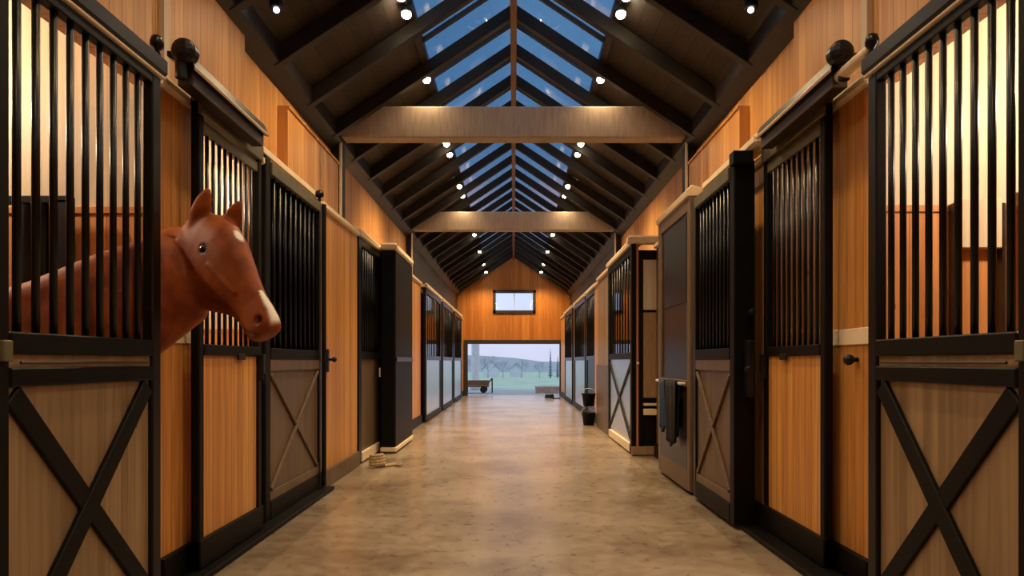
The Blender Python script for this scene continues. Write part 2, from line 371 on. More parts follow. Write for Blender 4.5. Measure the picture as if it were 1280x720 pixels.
def brace(parent, k, ya, za, yb, zb, wd, o0, o1, name='cross_brace', m='black_paint'):
    d = Vector((yb-ya, zb-za)).normalized(); nrm = Vector((-d.y, d.x))*wd/2
    pts = [(ya+nrm.x, za+nrm.y), (yb+nrm.x, zb+nrm.y), (yb-nrm.x, zb-nrm.y), (ya-nrm.x, za-nrm.y)]
    # clip simply by slight shortening; ends are tucked behind the frame
    return MB().prism(pts, 'x', k*o0, k*o1).build(name, m, parent, bevel=.005)

def front_door(s, ya, yb, label, X=1.66):
    """tall stall door: bars above, wide X brace on tan boards below"""
    t = thing('stall_door', label, 'stall door', (s*X, (ya+yb)/2, 0)); k = -s; L = (yb-ya)/2; sd = Side(s)
    st = .075
    b = MB(); sd.box(b, -.05, .0, -L, -L+.06, .06, 2.53); b.build('stile', 'black_paint', t, bevel=.006)
    b = MB(); sd.box(b, -.05, .0, L-st, L, .06, 2.53); b.build('stile', 'black_gloss', t, bevel=.006)
    b = MB(); sd.box(b, -.045, .0, -L+.06, L-st, 2.485, 2.53); b.build('top_rail', 'black_paint', t)
    b = MB(); sd.box(b, -.04, .012, -L-.05, L+.02, 2.533, 2.549); b.build('track_shelf', 'cream_trim', t)
    b = MB(); sd.box(b, -.05, .02, -L-.6, L+.03, 2.55, 2.63); trk = b.build('track', 'black_gloss', t, bevel=.01)
    b = MB(); sd.box(b, -.05, .005, -L+.06, L-st, 1.225, 1.30); b.build('middle_rail', 'black_paint', t, bevel=.006)
    b = MB(); sd.box(b, -.05, .005, -L+.06, L-st, 1.115, 1.18); b.build('middle_rail', 'black_paint', t, bevel=.006)
    b = MB(); sd.box(b, -.045, -.015, -L+.06, L-st, 1.18, 1.225); b.build('slot_board', 'tan_planks_y', t, bevel=0)
    b = MB(); sd.box(b, -.05, .005, -L+.06, L-st, .06, .15); b.build('bottom_rail', 'black_paint', t)
    b = MB(); sd.box(b, -.045, -.022, -L+.06, L-st, .15, 1.115); b.build('infill_boards', 'tan_planks_y', t, bevel=0)
    i0, i1 = -L+.085, L-st-.03
    brace(t, k, i0, 1.09, i1, .17, .085, -.022, -.004)
    brace(t, k, i1, 1.09, i0, .17, .085, -.022, .0)
    grille(t, k, -L+.03, L-st+.01, 1.30, 2.485, 9, .0135, -.025)
    finial(trk, k, -.01, L-.02, 2.62)
    b = MB(); sd.box(b, 0, .02, -L+.005, -L+.05, 1.20, 1.27); b.build('latch', 'olive_rail', t)
    b = MB(); b.tube((k*.02, -L+.08, 1.196), (k*.02, L-st-.08, 1.196), .006); b.build('latch_bar', 'dark_bronze', t)
    return t
front_door(-1, 2.19, 3.215, 'tall black barred stall door with wide X brace at front left, horse behind it')
front_door(1, 2.19, 3.20, 'tall black barred stall door with wide X brace at front right')

def header(s, y0, y1, X, z, label):
    t = thing('track_header', label, 'door track', (s*X, (y0+y1)/2, 0)); k = -s; L = (y1-y0)/2
    hd_ = MB().prism([(k*-.14, z-.03), (k*.0, z-.10), (k*.0, z-.075), (k*-.02, z-.02), (k*-.14, z)], 'y', -L, L).build('hood', 'black_gloss', t)
    MB().prism([(k*.002, z-.10), (k*.008, z-.088), (k*.002, z-.078)], 'y', -L, L).build('hood_edge', 'cream_trim', hd_, bevel=0)
    MB().box(min(k*-.1, k*-.02), max(k*-.1, k*-.02), -L+.03, L-.02, z-.17, z-.06).build('fascia', 'dark_bronze', t)
    MB().tube((k*-.04, -L-.035, z-.015), (k*-.04, -L+.02, z-.015), .062, seg=20).sphere((k*-.04, -L-.035, z-.015), .06, sc=(1,.5,1)).tube((k*-.06, -L-.01, z-.01), (k*-.06, -L-.01, z-.15), .03).build('end_cap', 'black_metal', t)
    return t
header(-1, 3.46, 4.50, 1.62, 2.78, 'black hooded sliding track with round end above the second left door')
header(1, 3.48, 4.55, 1.62, 2.78, 'black hooded sliding track with round end above the second right door')

def plank_door(s, ya, yb, label, X=1.75, rail='olive_rail'):
    """bars above, plain orange planks below"""
    t = thing('stall_door', label, 'stall door', (s*X, (ya+yb)/2, 0)); k = -s; L = (yb-ya)/2; sd = Side(s)
    for nm, y0, y1 in (('stile', -L, -L+.06), ('stile', L-.06, L)):
        b = MB(); sd.box(b, -.05, .0, y0, y1, .04, 2.66); b.build(nm, 'black_paint', t, bevel=.006)
    b = MB(); sd.box(b, -.05, .015, -L, L, 2.585, 2.69); b.build('top_rail', rail, t)
    b = MB(); sd.box(b, -.04, -.005, -L+.06, L-.06, 2.50, 2.57); b.build('lower_top_rail', rail, t)
    b = MB(); sd.box(b, -.05, .005, -L+.06, L-.06, 1.235, 1.30); b.build('middle_rail', 'black_paint', t)
    b = MB(); sd.box(b, -.05, .008, -L+.0, L, .04, .20); b.build('kick_board', 'black_paint', t)
    b = MB(); sd.box(b, -.04, -.015, -L+.06, L-.06, .2, 1.235); b.build('infill_boards', 'orange_planks_y', t, bevel=0)
    grille(t, k, -L+.06, L-.06, 1.30, 2.50, 9, .011, -.022)
    b = MB(); sd.box(b, .0, .035, L-.055, L-.015, 1.07, 1.25); b.tube((k*.035, L-.035, 1.05), (k*.035, L-.035, 1.12), .014); b.build('latch', 'black_metal', t)
    b = MB(); sd.box(b, .0, .012, .05, .16, 1.21, 1.25); b.build('catch_plate', 'black_metal', t)
    return t
plank_door(-1, 3.80, 4.74, 'sliding stall door with bars over plain orange planks, right behind the horse head')
plank_door(1, 3.84, 4.78, 'sliding stall door with bars over plain orange planks, on the right wall')

def slim_x_door(s, ya, yb, label, X, z1=2.68, box_end=0, rail='olive_rail'):
    t = thing('stall_door', label, 'stall door', (s*X, (ya+yb)/2, 0)); k = -s; L = (yb-ya)/2; sd = Side(s)
    b = MB(); sd.box(b, -.06-box_end, .0, -L, -L+.10, .03, z1+.02); b.build('stile', 'black_paint', t, bevel=.008)
    b = MB(); sd.box(b, -.05, .0, L-.07, L, .03, z1); b.build('stile', 'black_gloss', t, bevel=.006)
    b = MB(); sd.box(b, -.05, .012, -L+.1, L-.07, z1-.10, z1-.01); b.build('top_rail', rail, t)
    b = MB(); sd.box(b, -.05, .004, -L+.1, L-.07, 1.215, 1.30); b.build('middle_rail', 'black_paint', t)
    b = MB(); sd.box(b, -.05, .0, -L+.1, L-.07, 1.13, 1.216); b.build('panel_head_rail', 'grey_planks_y', t)
    b = MB(); sd.box(b, -.05, .004, -L+.1, L-.07, .03, .17); b.build('kick_board', 'black_paint', t)
    b = MB(); sd.box(b, -.04, -.02, -L+.1, L-.07, .17, 1.13); b.build('infill_boards', 'grey_planks_y', t, bevel=0)
    b = MB(); sd.box(b, -.02, -.004, -L+.1, L-.07, .17, .24); b.build('panel_foot_rail', 'grey_planks_y', t)
    y0, y1 = -L+.13, L-.10
    brace(t, k, y0, 1.11, y1, .25, .035, -.02, .0, m='grey_planks_y'); brace(t, k, y1, 1.11, y0, .25, .035, -.02, .004, m='grey_planks_y')
    grille(t, k, -L+.1, L-.07, 1.30, z1-.10, 9, .011, -.022)
    b = MB(); sd.box(b, -.035, -.033, -L+.1, L-.07, 1.30, z1-.1); b.build('mesh_screen', 'smoked_glass', t, bevel=0)
    return t
t = slim_x_door(-1, 4.93, 6.36, 'narrow stall door with slim X brace and black bars, third on the left', 1.79)
finial(t, 1, -.01, .68, 2.68, r=.04)
b = MB(); b.tube((.03, .69, .05), (.03, .69, 2.66), .022); b.build('guide_rod', 'black_gloss', t)
t = slim_x_door(1, 4.86, 5.96, 'dark stall door with slim X brace standing forward, third on the right', 1.57, 2.62, box_end=.09)
MB().box(-.02, .12, -.60, -.50, 2.60, 2.69).build('post_cap', 'black_paint', t)
b = MB(); b.tube((.10,-.60,1.55),(.10,-.66,1.55),.02).tube((.10,-.58,1.30),(.10,-.64,1.22),.02).tube((.08,-.6,1.14),(.08,-.66,1.14),.03).box(.07,.11,-.65,-.55,.95,1.35); b.build('latch', 'black_metal', t)
# black return wall behind the forward standing right hand doors
def plank_panel(s, ya, yb, label, X=1.85, z1=2.62, band=False, m='orange_planks_y', kick=.17, cap='cream_trim', capz=.06, hook=None, kickm='black_paint', bandz=1.30):
    t = thing('plank_panel', label, 'panel', (s*X, (ya+yb)/2, 0)); k = -s; L = (yb-ya)/2; sd = Side(s)
    b = MB(); sd.box(b, -.05, 0, -L, L, kick, z1); b.build('boards', m, t, bevel=0)
    b = MB(); sd.box(b, -.05, .03, -L, L, .0, kick); b.build('kick_board', kickm, t)
    b = MB(); sd.box(b, -.07, .035, -L, L, z1, z1+capz); b.build('cap_rail', cap, t, bevel=.012)
    if band: b = MB(); sd.box(b, .0, .014, -L, L, bandz, bandz+.09); b.build('band', 'cream_trim', t)
    if hook is not None:
        b = MB(); sd.box(b, .0, .02, hook-.03, hook+.03, 1.10, 1.32); b.tube((k*.02, hook, 1.22), (k*.07, hook, 1.22), .014).sphere((k*.075, hook, 1.22), .026); b.build('hook', 'black_metal', t)
    return t
plank_panel(-1, 3.56, 4.00, 'narrow orange plank strip between horse neck and second left door', band=True, z1=2.64)
t = plank_panel(1, 3.52, 4.05, 'narrow orange plank strip between first and second right doors', band=True, X=1.85, bandz=1.29, z1=2.64)
b = MB(); b.sphere((-.05, -.12, 1.21), .03).tube((0,-.12,1.21),(-.05,-.12,1.21),.013); b.build('hook', 'black_metal', t, smooth=True)
tag(MB().tube((1.68, 3.23, 2.665), (1.68, 3.52, 2.665), .032, seg=16).sphere((1.68,3.23,2.665),.032).build('padded_tube', 'cream_trim', bevel=0), 'cream padded tube bridging the two track ends at upper right', 'tube')
plank_panel(-1, 4.74, 4.94, 'very narrow orange plank strip between second and third left doors', X=1.83)
plank_panel(1, 4.79, 5.20, 'very narrow orange plank strip between second and third right doors', X=1.80)
plank_panel(-1, 6.38, 7.85, 'wide orange plank panel with black hook past the third left door', X=1.80, z1=2.64, hook=-.55, kickm='grey_planks_y')
plank_panel(-1, Y0+.02, 2.15, 'long orange plank panel before the front left barred door', X=1.80, z1=2.64)
plank_panel(1, Y0+.02, 2.15, 'long orange plank panel before the front right barred door', X=1.80, z1=2.64)
# ledges coloured cream to look lit, above the fronts, left: between doors 2 and 3
for (s, X, y0, y1, z, nm) in ((-1, 1.83, 4.62, 6.45, 2.745, 'cream ledge above the narrow third left door'), (1, 1.66, 4.70, 6.02, 2.73, 'cream ledge above the forward standing right doors')):
    tag(MB().box(min(s*X, s*(X+.15)), max(s*X, s*(X+.15)), y0, y1, z-.03, z+.05).build('top_ledge', 'cream_trim', bevel=.02), nm, 'ledge')
# skirting of the right wall
struct(MB().box(1.62, 1.80, 3.2, 4.85, 0, .035).build('baseboard_right', 'black_paint'))
struct(MB().box(-1.80, -1.68, 3.2, 6.4, 0, .035).build('baseboard_left', 'black_paint'))

# left: dark glazed door, then slab standing forward, then plank strip
def dark_door(s, ya, yb, label, X, z1=2.66, lower='smoked', lowm='grey_planks_y', cap=True, split=1.28, kick='cream_trim', xbrace=False, upper='bars', grp=None, frame='black_gloss'):
    t = thing('stall_door', label, 'stall door', (s*X, (ya+yb)/2, 0), grp); k = -s; L = (yb-ya)/2; sd = Side(s)
    st = min(.14, L*.22)
    for y0, y1 in ((-L, -L+st), (L-st, L)):
        b = MB(); sd.box(b, -.06, 0, y0, y1, .02, z1); b.build('stile', frame, t, bevel=.008)
    b = MB(); sd.box(b, -.05, 0, -L+st, L-st, z1-.1, z1); b.build('top_rail', frame, t)
    b = MB(); sd.box(b, -.05, 0, -L+st, L-st, split-.05, split+.04); b.build('middle_rail', frame, t)
    b = MB(); sd.box(b, -.05, .01, -L+st, L-st, .02, .13); b.build('kick_board', kick, t)
    b = MB(); sd.box(b, -.04, -.02, -L+st, L-st, .13, split-.05); b.build('infill_panel', lowm, t, bevel=0)
    if upper == 'bars': grille(t, k, -L+st, L-st, split+.04, z1-.1, 7, .011, -.02)
    b = MB(); sd.box(b, -.045, -.04, -L+st, L-st, split+.04, z1-.1); b.build('mesh_screen', 'smoked_glass', t, bevel=0)
    if xbrace:
        brace(t, k, -L+st+.03, split-.12, L-st-.03, .2, .06, -.02, -.004); brace(t, k, L-st-.03, split-.12, -L+st+.03, .2, .06, -.02, .0)
    if cap:
        b = MB(); sd.box(b, -.14, .03, -L, L, z1+.005, z1+.06); b.tube((k*.0, -L, z1+.05), (k*.0, L, z1+.05), .035, seg=12); b.build('cap_rail', 'cream_trim', t, bevel=.01)
    return t
dark_door(-1, 7.90, 9.25, 'black framed barred door with pale kick board, just past the wide plank panel', 1.79)
t = thing('open_door', 'solid black stall door standing forward into the aisle on the left', 'door', (-1.54, 8.98, 0))
MB().box(-.20, 0, -.08, 1.42, .08, 2.66).build('door_body', 'black_paint', t, bevel=.02)
MB().box(-.2, .02, -.08, 1.4, 2.66, 2.75).build('cap_rail', 'cream_trim', t, bevel=.02)
MB().box(.0, .015, -.05, 1.38, 1.20, 1.26).build('middle_rail', 'dark_bronze', t)
MB().box(-.20, .012, -.09, 1.42, .02, .08).build('kick_board', 'cream_trim', t, bevel=.01)
MB().box(-.22, -.20, -.06, .02, 1.0, 1.12).build('catch_plate', 'cream_trim', t)
plank_panel(-1, 9.3, 13.2, 'orange plank panel mostly hidden behind the forward standing black door', X=1.80, z1=2.68)
d0 = None
lab = ['nearest one of the three far left barred doors with pale blue lower panel', 'middle one of the three far left barred doors with pale blue lower panel', 'farthest one of the three far left barred doors with pale blue lower panel']
for i, (ya, yb) in enumerate(((13.4, 16.2), (16.6, 19.4), (19.8, 22.6))):
    if d0 is None: o = d0 = dark_door(-1, ya, yb, lab[0], 1.72, z1=2.66, lowm='pale_blue_panel', kick='black_paint', grp='far left doors')
    else: o = copy_tree(d0); o.location.y = (ya+yb)/2; o['label'] = lab[i]
for i, y in enumerate((16.4, 19.6)):
    plank_panel(-1, y-.2, y+.2, 'narrow plank strip between the %s of the far left pale panelled doors' % ('first two' if i == 0 else 'last two'), X=1.78, z1=2.66)
plank_panel(-1, 22.6, 23.95, 'pale ended plank panel next to the left edge of far opening', X=1.78, z1=2.66)

# right: brown framed screen with hanging cloth
t = thing('framed_screen', 'brown framed screen with dark glazing just past the third right door', 'screen', (1.57, 6.75, 0))
L = .66
for y0, y1 in ((-L, -L+.10), (L-.12, L)): MB().box(0, .06, y0, y1, .03, 2.68).build('stile', 'brown_trim', t, bevel=.01)
MB().box(0, .06, -L+.1, L-.12, 2.56, 2.68).build('top_rail', 'brown_trim', t)
MB().box(0, .06, -L+.1, L-.12, .03, .22).build('bottom_rail', 'brown_trim', t)
MB().box(.0, .06, -L+.1, L-.12, .22, .97).build('lower_panel', 'dark_panel', t, bevel=0)
MB().box(.02, .06, -L+.1, L-.12, 1.03, 2.56).build('upper_panel', 'dark_panel', t, bevel=0)
MB().box(.005, .019, -L+.14, L-.30, 1.75, 2.52).build('dark_glass', 'black_gloss', t, bevel=0)
MB().box(-.01, .06, -L+.1, L-.12, .97, 1.03).build('middle_rail', 'brown_trim', t)
MB().tube((-.045, -L+.12, 1.0), (-.045, L-.15, 1.0), .015).tube((-.05,-L+.12,1.0),(.0,-L+.12,1.0),.012).tube((-.05,L-.15,1.0),(.0,L-.15,1.0),.012).build('hanging_bar', 'white_metal', t, bevel=0)
MB().prism([(-.02, 2.68), (.12, 2.68), (.14, 2.74), (.02, 2.78), (-.03, 2.73)], 'y', -L, L).build('cap_rail', 'cream_trim', t)
def cloth(y0, y1, z0, z1, X, m, label, seed):
    b = MB(); rnd = random.Random(seed); nY, nZ = 16, 10; G = []
    for fo in (0, 1):
        g = []
        for j in range(nZ+1):
            row = []
            for i in range(nY+1):
                u = i/nY; v = j/nZ
                z = z1-(z1-z0)*v*(1-.10*fo)+.03*math.sin(u*7+seed)*v
                off = .018*math.sin(u*14+seed*2)*v + (.03-.012*v if fo == 0 else -.02+.008*v)
                yy = y0+(y1-y0)*(u+.05*(1 - 2*u)*v)
                row.append(b.b.verts.new((-off, yy, z)))
            g.append(row)
        G.append(g)
    for fo in (0, 1):
        for j in range(nZ):
            for i in range(nY): b.b.faces.new((G[fo][j][i], G[fo][j][i+1], G[fo][j+1][i+1], G[fo][j+1][i]))
    for i in range(nY): b.b.faces.new((G[0][0][i], G[0][0][i+1], G[1][0][i+1], G[1][0][i]))
    o = b.build('horse_blanket', m, smooth=True); o.location = (X, 0, 0)
    sm = o.modifiers.new('thick', 'SOLIDIFY'); sm.thickness = .008
    return tag(o, label, 'blanket')
cloth(6.30, 6.72, .42, 1.02, 1.52, 'black_cloth', 'black cloth hanging from the bar of the brown framed screen, nearer one', 1)
cloth(6.78, 7.02, .52, 1.02, 1.52, 'blue_cloth', 'dark blue cloth hanging from the bar of the brown framed screen, farther one', 2)
plank_panel(1, 6.0, 8.6, 'dark plank wall behind the brown framed screen on the right', X=1.80, m='grey_planks_y')

# right: corner stall front standing forward, glazed on the side that faces the camera
t = thing('stall_corner', 'black framed corner screen facing up the aisle with tan glazed boards', 'screen', (1.65, 8.72, 0))
MB().box(-.15, -.09, -.04, .04, .02, 2.72).build('post', 'black_paint', t, bevel=.008)
MB().box(-.09, -.06, -.04, .04, .1, 2.66).build('orange_edge', 'orange_planks_x', t)
MB().box(-.06, .0, -.035, .035, .12, 2.62).build('stile', 'black_paint', t)
MB().box(.0, .30, -.035, .035, 2.50, 2.62).build('top_rail', 'black_paint', t)
MB().box(.0, .17, -.02, .02, 1.86, 2.50).build('upper_board', 'cream_boards_x', t, bevel=0)
MB().box(.0, .17, -.03, .03, 1.83, 1.86).build('glazing_rail', 'black_paint', t)
MB().box(.0, .17, -.02, .02, .74, 1.83).build('middle_board', 'tan_trim', t, bevel=0)
MB().box(.17, .30, -.035, .035, .12, 2.5).build('stile', 'black_paint', t)
MB().box(.0, .17, -.03, .03, .68, .74).build('rail', 'black_paint', t)
MB().box(.0, .17, .0, .02, .12, .68).build('lower_panel', 'black_gloss', t)
MB().box(.0, .17, -.06, -.02, .52, .60).box(.0,.17,-.06,-.02,.64,.67).build('slat', 'cream_trim', t)
MB().box(-.15, .30, -.06, .04, .02, .12).build('kick_board', 'tan_trim', t)
MB().box(-.20, .32, -.08, .06, 2.70, 2.80).build('cap_rail', 'cream_trim', t, bevel=.02)
MB().sphere((-.07,-.05,1.18), .02).build('knob', 'white_metal', t, smooth=True)
dark_door(1, 8.78, 11.0, 'barred door with X braced pale lower panel on the forward standing right corner', 1.52, z1=2.70, lowm='pale_blue_panel', xbrace=True, kick='cream_trim', frame='black_paint')
plank_panel(1, 11.05, 12.6, 'tan plank panel with grey foot past the right corner door', X=1.56, m='tan_planks_y', kick=1.15, kickm='grey_planks_y', z1=2.68)
dark_door(1, 13.6, 15.3, 'black barred door with dark lower panel next to the buckets on the right', 1.62, z1=2.68, lowm='black_gloss', kick='black_paint')
plank_panel(1, 12.9, 13.6, 'narrow orange plank strip beside the stacked buckets on the right', X=1.62, z1=2.68)
d0 = dark_door(1, 15.5, 18.3, 'nearer one of the two far right barred doors with pale blue lower panel', 1.62, z1=2.68, lowm='pale_blue_panel', kick='black_paint', grp='far right doors')
o = copy_tree(d0); o.location.y = 20.3; o['label'] = 'farther one of the two far right barred doors with pale blue lower panel'
plank_panel(1, 18.35, 18.85, 'narrow plank strip between the two far right pale panelled doors', X=1.66, z1=2.68)
plank_panel(1, 21.75, 23.95, 'plank panel next to the right edge of far opening', X=1.66, z1=2.68)

# buckets on the right, rope bundles on the floor
def bucket(x, y, z, label, m='black_paint'):
    t = thing('bucket', label, 'bucket', (x, y, z), 'stacked buckets')
    tb_ = MB().lathe([(.10,0),(.13,.22),(.14,.225),(.14,.24),(.125,.24),(.095,.02)]).build('tub', m, t, smooth=True)
    MB().path([(.14*math.cos(a), 0, .235+.10*math.sin(a)) for a in [i*math.pi/8 for i in range(9)]], .006).build('bail', 'white_metal', tb_, bevel=0)
for i in range(2):
    bucket(1.42, 12.9, .0+.36*i, ('lower' if i == 0 else 'upper')+' bucket of the small dark stack beside the tan plank panel')
def ropecoil(x, y, R, label, m='rope', n=4):
    b = MB(); prev = None
    pts = [(R*(1-.04*i/24)*math.cos(i*2*math.pi/24), R*math.sin(i*2*math.pi/24)*.8, .02+.032*i/24) for i in range(24*n)]
    b.path(pts, .02, 6); b.path([(R,0,.02),(R+.12,.1,.02),(R+.2,.02,.02)], .02, 6)
    o = b.build('coiled_rope', m, bevel=0); o.location = (x, y, 0)
    return tag(o, label, 'rope')
ropecoil(-1.55, 7.75, .08, 'small coiled pale rope on floor beside the wide left plank panel')
ropecoil(1.15, 21.9, .14, 'dark coiled rope on floor near right edge of far opening', 'rubber')

# ---------------------------------------------------------------- aisle spotlights
def spot_fixture(x, y, s, label, grp, bulb='bulb'):
    z = roofz(x)+.02
    t = thing('spotlight', label, 'lamp', (x, y, z), grp)
    h = MB().lathe([(.05,.02),(.05,-.02),(.02,-.03),(.02,-.05),(.045,-.055),(.05,-.10),(.046,-.105)]).build('housing', 'black_metal', t, smooth=True)
    MB().sphere((0,0,-.12), .042 if bulb == 'bulb' else .022, sc=(1,1,.9)).build('bulb', bulb, h, smooth=True)
    return (x, y, z-.18)
ys_near = [-1.0, 1.0, 2.62, 4.2, 5.66, 5.95, 7.33]; ys_mid = [9.5, 9.98, 11.8, 12.48]; ys_far = [14.2, 16.3, 18.8, 21.2, 23.1]
ordn = ['first', 'second', 'third', 'fourth', 'fifth', 'sixth', 'seventh']
for s, sd in ((-1, 'left'), (1, 'right')):
    for yy, seg in ((ys_near[::-1], 'in front of the near tie beam'), (ys_mid, 'beyond the near tie beam'), (ys_far, 'beyond the far tie beam')):
        for i, y in enumerate(yy):
            p = spot_fixture(s*.935, y, s, 'glowing spotlight on the %s roof slope, %s one %s' % (sd, ordn[i], seg), 'roof spotlights')
            l = bpy.data.lights.new('aisle_light', 'SPOT'); l.energy = LAMP_W*(.25 if y in (7.33, 12.48) else .78 if y < 5 else 2.9 if y > 9 else 1.3); l.color = LAMP_COL; l.shadow_soft_size = .05
            l.spot_size = math.radians(122 if 9 < y < 13 else 140); l.spot_blend = .8
            lo = bpy.data.objects.new('aisle_light', l); COL.objects.link(lo); lo.location = p
    spot_fixture(s*1.70, 4.89, s, 'small cool white lamp low on the %s roof slope near the eave' % sd, 'eave lamps', 'bulb_cool')

# ---------------------------------------------------------------- horse
def ellring(c, u, v, a, b, n=28, jaw=0.0):
    """ring about centre c: u dorsal dir (half size a), v lateral dir (half size b); jaw narrows the ventral half"""
    pts = []
    for i in range(n):
        t = 2*math.pi*i/n; cu, sv = math.cos(t), math.sin(t)
        k = 1-jaw*max(0, -cu)
        e = .86
        x = math.copysign(abs(cu)**e, cu); y = math.copysign(abs(sv)**e, sv)
        pts.append(c+u*(a*x)+v*(b*y*k))
    return pts
def loft(bm, rings):
    R = [[bm.verts.new(p) for p in r] for r in rings]
    for A, B in zip(R, R[1:]):
        n = len(A)
        for i in range(n): bm.faces.new((A[i], A[(i+1) % n], B[(i+1) % n], B[i]))
    bm.faces.new(R[0]); bm.faces.new(R[-1][::-1])
TH = math.radians(27); HY = 3.45; HX = (255-VX)*HY/F
hdir = Vector((math.cos(TH), -math.sin(TH), 0)); lat = Vector((-math.sin(TH), -math.cos(TH), 0))  # lat points to the camera side
def hp(px, py):
    q = (px-VX)/F; p = (q*HY-HX)/(math.cos(TH)+q*math.sin(TH)); P = Vector((HX, HY, 0))+hdir*p
    P.z = CZ+(VY-py)*P.y/F; return P
HB = bmesh.new()
sh = -3
head = [((244,282),(228,345),.05,0), ((250,268),(226,362),.085,.1), ((276,268),(238,374),.102,.25), ((295,281),(247,385),.108,.35), ((306,301),(264,390),.102,.42), ((314,323),(281,393),.086,.45), ((323,346),(294,398),.068,.42), ((332,366),(302,406),.057,.35), ((341,380),(307,415),.058,.2), ((349,396),(314,424),.060,.1), ((351,407),(321,428),.054,.0), ((349,414),(327,427),.038,0)]
rings = []
for U, L_, wd, jaw in head:
    u = hp(U[0]+sh, U[1]); l = hp(L_[0], L_[1]); c = (u+l)/2; dv = (u-l)
    rings.append(ellring(c, dv.normalized(), lat, dv.length/2, wd, jaw=jaw))
loft(HB, rings)
# neck + trunk
def V3(*a): return Vector(a)
up = Vector((0,0,1))
spine = [ (hp(262,325), .15, .095), (hp(242,327), .208, .108), (V3(-1.70,3.425,1.61), .24, .118), (V3(-1.84,3.31,1.49), .27, .125), (V3(-2.05,3.14,1.30), .30, .15), (V3(-2.28,2.96,1.13), .34, .19),
          (V3(-2.55,2.74,1.03), .365, .235), (V3(-2.95,2.42,.99), .36, .28), (V3(-3.35,2.10,.98), .355, .30), (V3(-3.75,1.78,1.02), .34, .29), (V3(-4.0,1.58,1.05), .29, .24), (V3(-4.15,1.46,1.07), .16, .13)]
rings = []
for i, (c, a, b_) in enumerate(spine):
    p = spine[max(0, i-1)][0]; q = spine[min(len(spine)-1, i+1)][0]; d = (p-q).normalized()
    v = d.cross(up).normalized(); u = v.cross(d).normalized()
    if i > 6: u = up.copy()
    rings.append(ellring(c, u, v, a, b_, jaw=.15 if i < 6 else 0))
loft(HB, rings)
# legs
bd = Vector((.78,.62,0)).normalized(); bl = Vector((.62,-.78,0)).normalized()
def limb(pts):
    rr = []
    for i, (c, r) in enumerate(pts):
        p = pts[max(0, i-1)][0]; q = pts[min(len(pts)-1, i+1)][0]; d = (q-p).normalized()
        v = d.cross(bl).normalized(); rr.append(ellring(c, v, bl, r[0], r[1], 16))
    loft(HB, rr)
for sgn in (-1, 1):
    c = V3(-2.58, 2.70, 0)+bl*.16*sgn
    limb([(c+V3(0,0,1.05), (.15,.09)), (c+V3(0,0,.82), (.11,.075)), (c+V3(0,0,.60), (.065,.052)), (c+V3(0,0,.47), (.055,.048)), (c+V3(0,0,.25), (.034,.03)), (c+bd*.01+V3(0,0,.15), (.042,.038)), (c+bd*.04+V3(0,0,.08), (.05,.045)), (c+bd*.06+V3(0,0,.062), (.065,.06))])
    c = V3(-3.80, 1.74, 0)+bl*.17*sgn
    limb([(c+V3(0,0,1.05), (.22,.12)), (c+bd*.08+V3(0,0,.80), (.15,.09)), (c-bd*.04+V3(0,0,.58), (.075,.055)), (c-bd*.10+V3(0,0,.48), (.06,.045)), (c-bd*.07+V3(0,0,.28), (.036,.032)), (c-bd*.06+V3(0,0,.15), (.045,.04)), (c-bd*.03+V3(0,0,.08), (.052,.048)), (c-bd*.01+V3(0,0,.062), (.068,.06))])
# ears
def ear(base, tip, wd, face):
    ax = (tip-base); L_ = ax.length; ax.normalize(); v = ax.cross(face).normalized(); f = v.cross(ax).normalized()
    rr = []
    for t, k, th in ((-.15,.75,.75),(0,.85,.7),(.25,1.0,.5),(.5,.9,.42),(.75,.66,.36),(.92,.36,.25),(1.0,.14,.12)):
        c = base+ax*(L_*t)+f*(.012*math.sin(t*3)); rr.append(ellring(c, f, v, wd*.55*th, wd*k, 14))
    loft(HB, rr)
eb1 = hp(259,281)+lat*.055; eb2 = hp(276,284)-lat*.05
def atdepth(px, py, y): return Vector(((px-VX)*y/F, y, CZ+(VY-py)*y/F))
ear(eb1, atdepth(262, 233, eb1.y-.02), .056, (hdir*.6+lat*.8).normalized())
ear(eb2, atdepth(301, 249, eb2.y-.02), .052, (hdir*.7+lat*.7).normalized())
# brow ridge over the eye, cheek plate, nostril wing
def blob(c, r, sc, rotdir=None):
    bmesh.ops.create_icosphere(HB, subdivisions=2, radius=r, matrix=Matrix.Translation(c) @ Matrix.Diagonal((*sc, 1)))
EYE = hp(275, 315)+lat*.094
blob(EYE+up*.010-lat*.022+hdir*.0, .036, (1.1,.8,.8))
CHK = hp(256, 352)+lat*.045; blob(CHK, .085, (.95,.75,1.1))
NOS = hp(330, 400)+lat*.046; blob(NOS-lat*.018, .034, (1,.7,1.1))
blob(hp(318,418), .028, (1.1,1,.9))
bmesh.ops.recalc_face_normals(HB, faces=HB.faces)
me = bpy.data.meshes.new('horse_raw'); HB.to_mesh(me); HB.free()
raw = bpy.data.objects.new('horse_raw', me); COL.objects.link(raw)
rm = raw.modifiers.new('r', 'REMESH'); rm.mode = 'VOXEL'; rm.voxel_size = .009
smm = raw.modifiers.new('s', 'SMOOTH'); smm.factor = .5; smm.iterations = 18
dg = bpy.context.evaluated_depsgraph_get(); ev = raw.evaluated_get(dg)
hm = bpy.data.meshes.new_from_object(ev); bpy.data.objects.remove(raw, do_unlink=True)
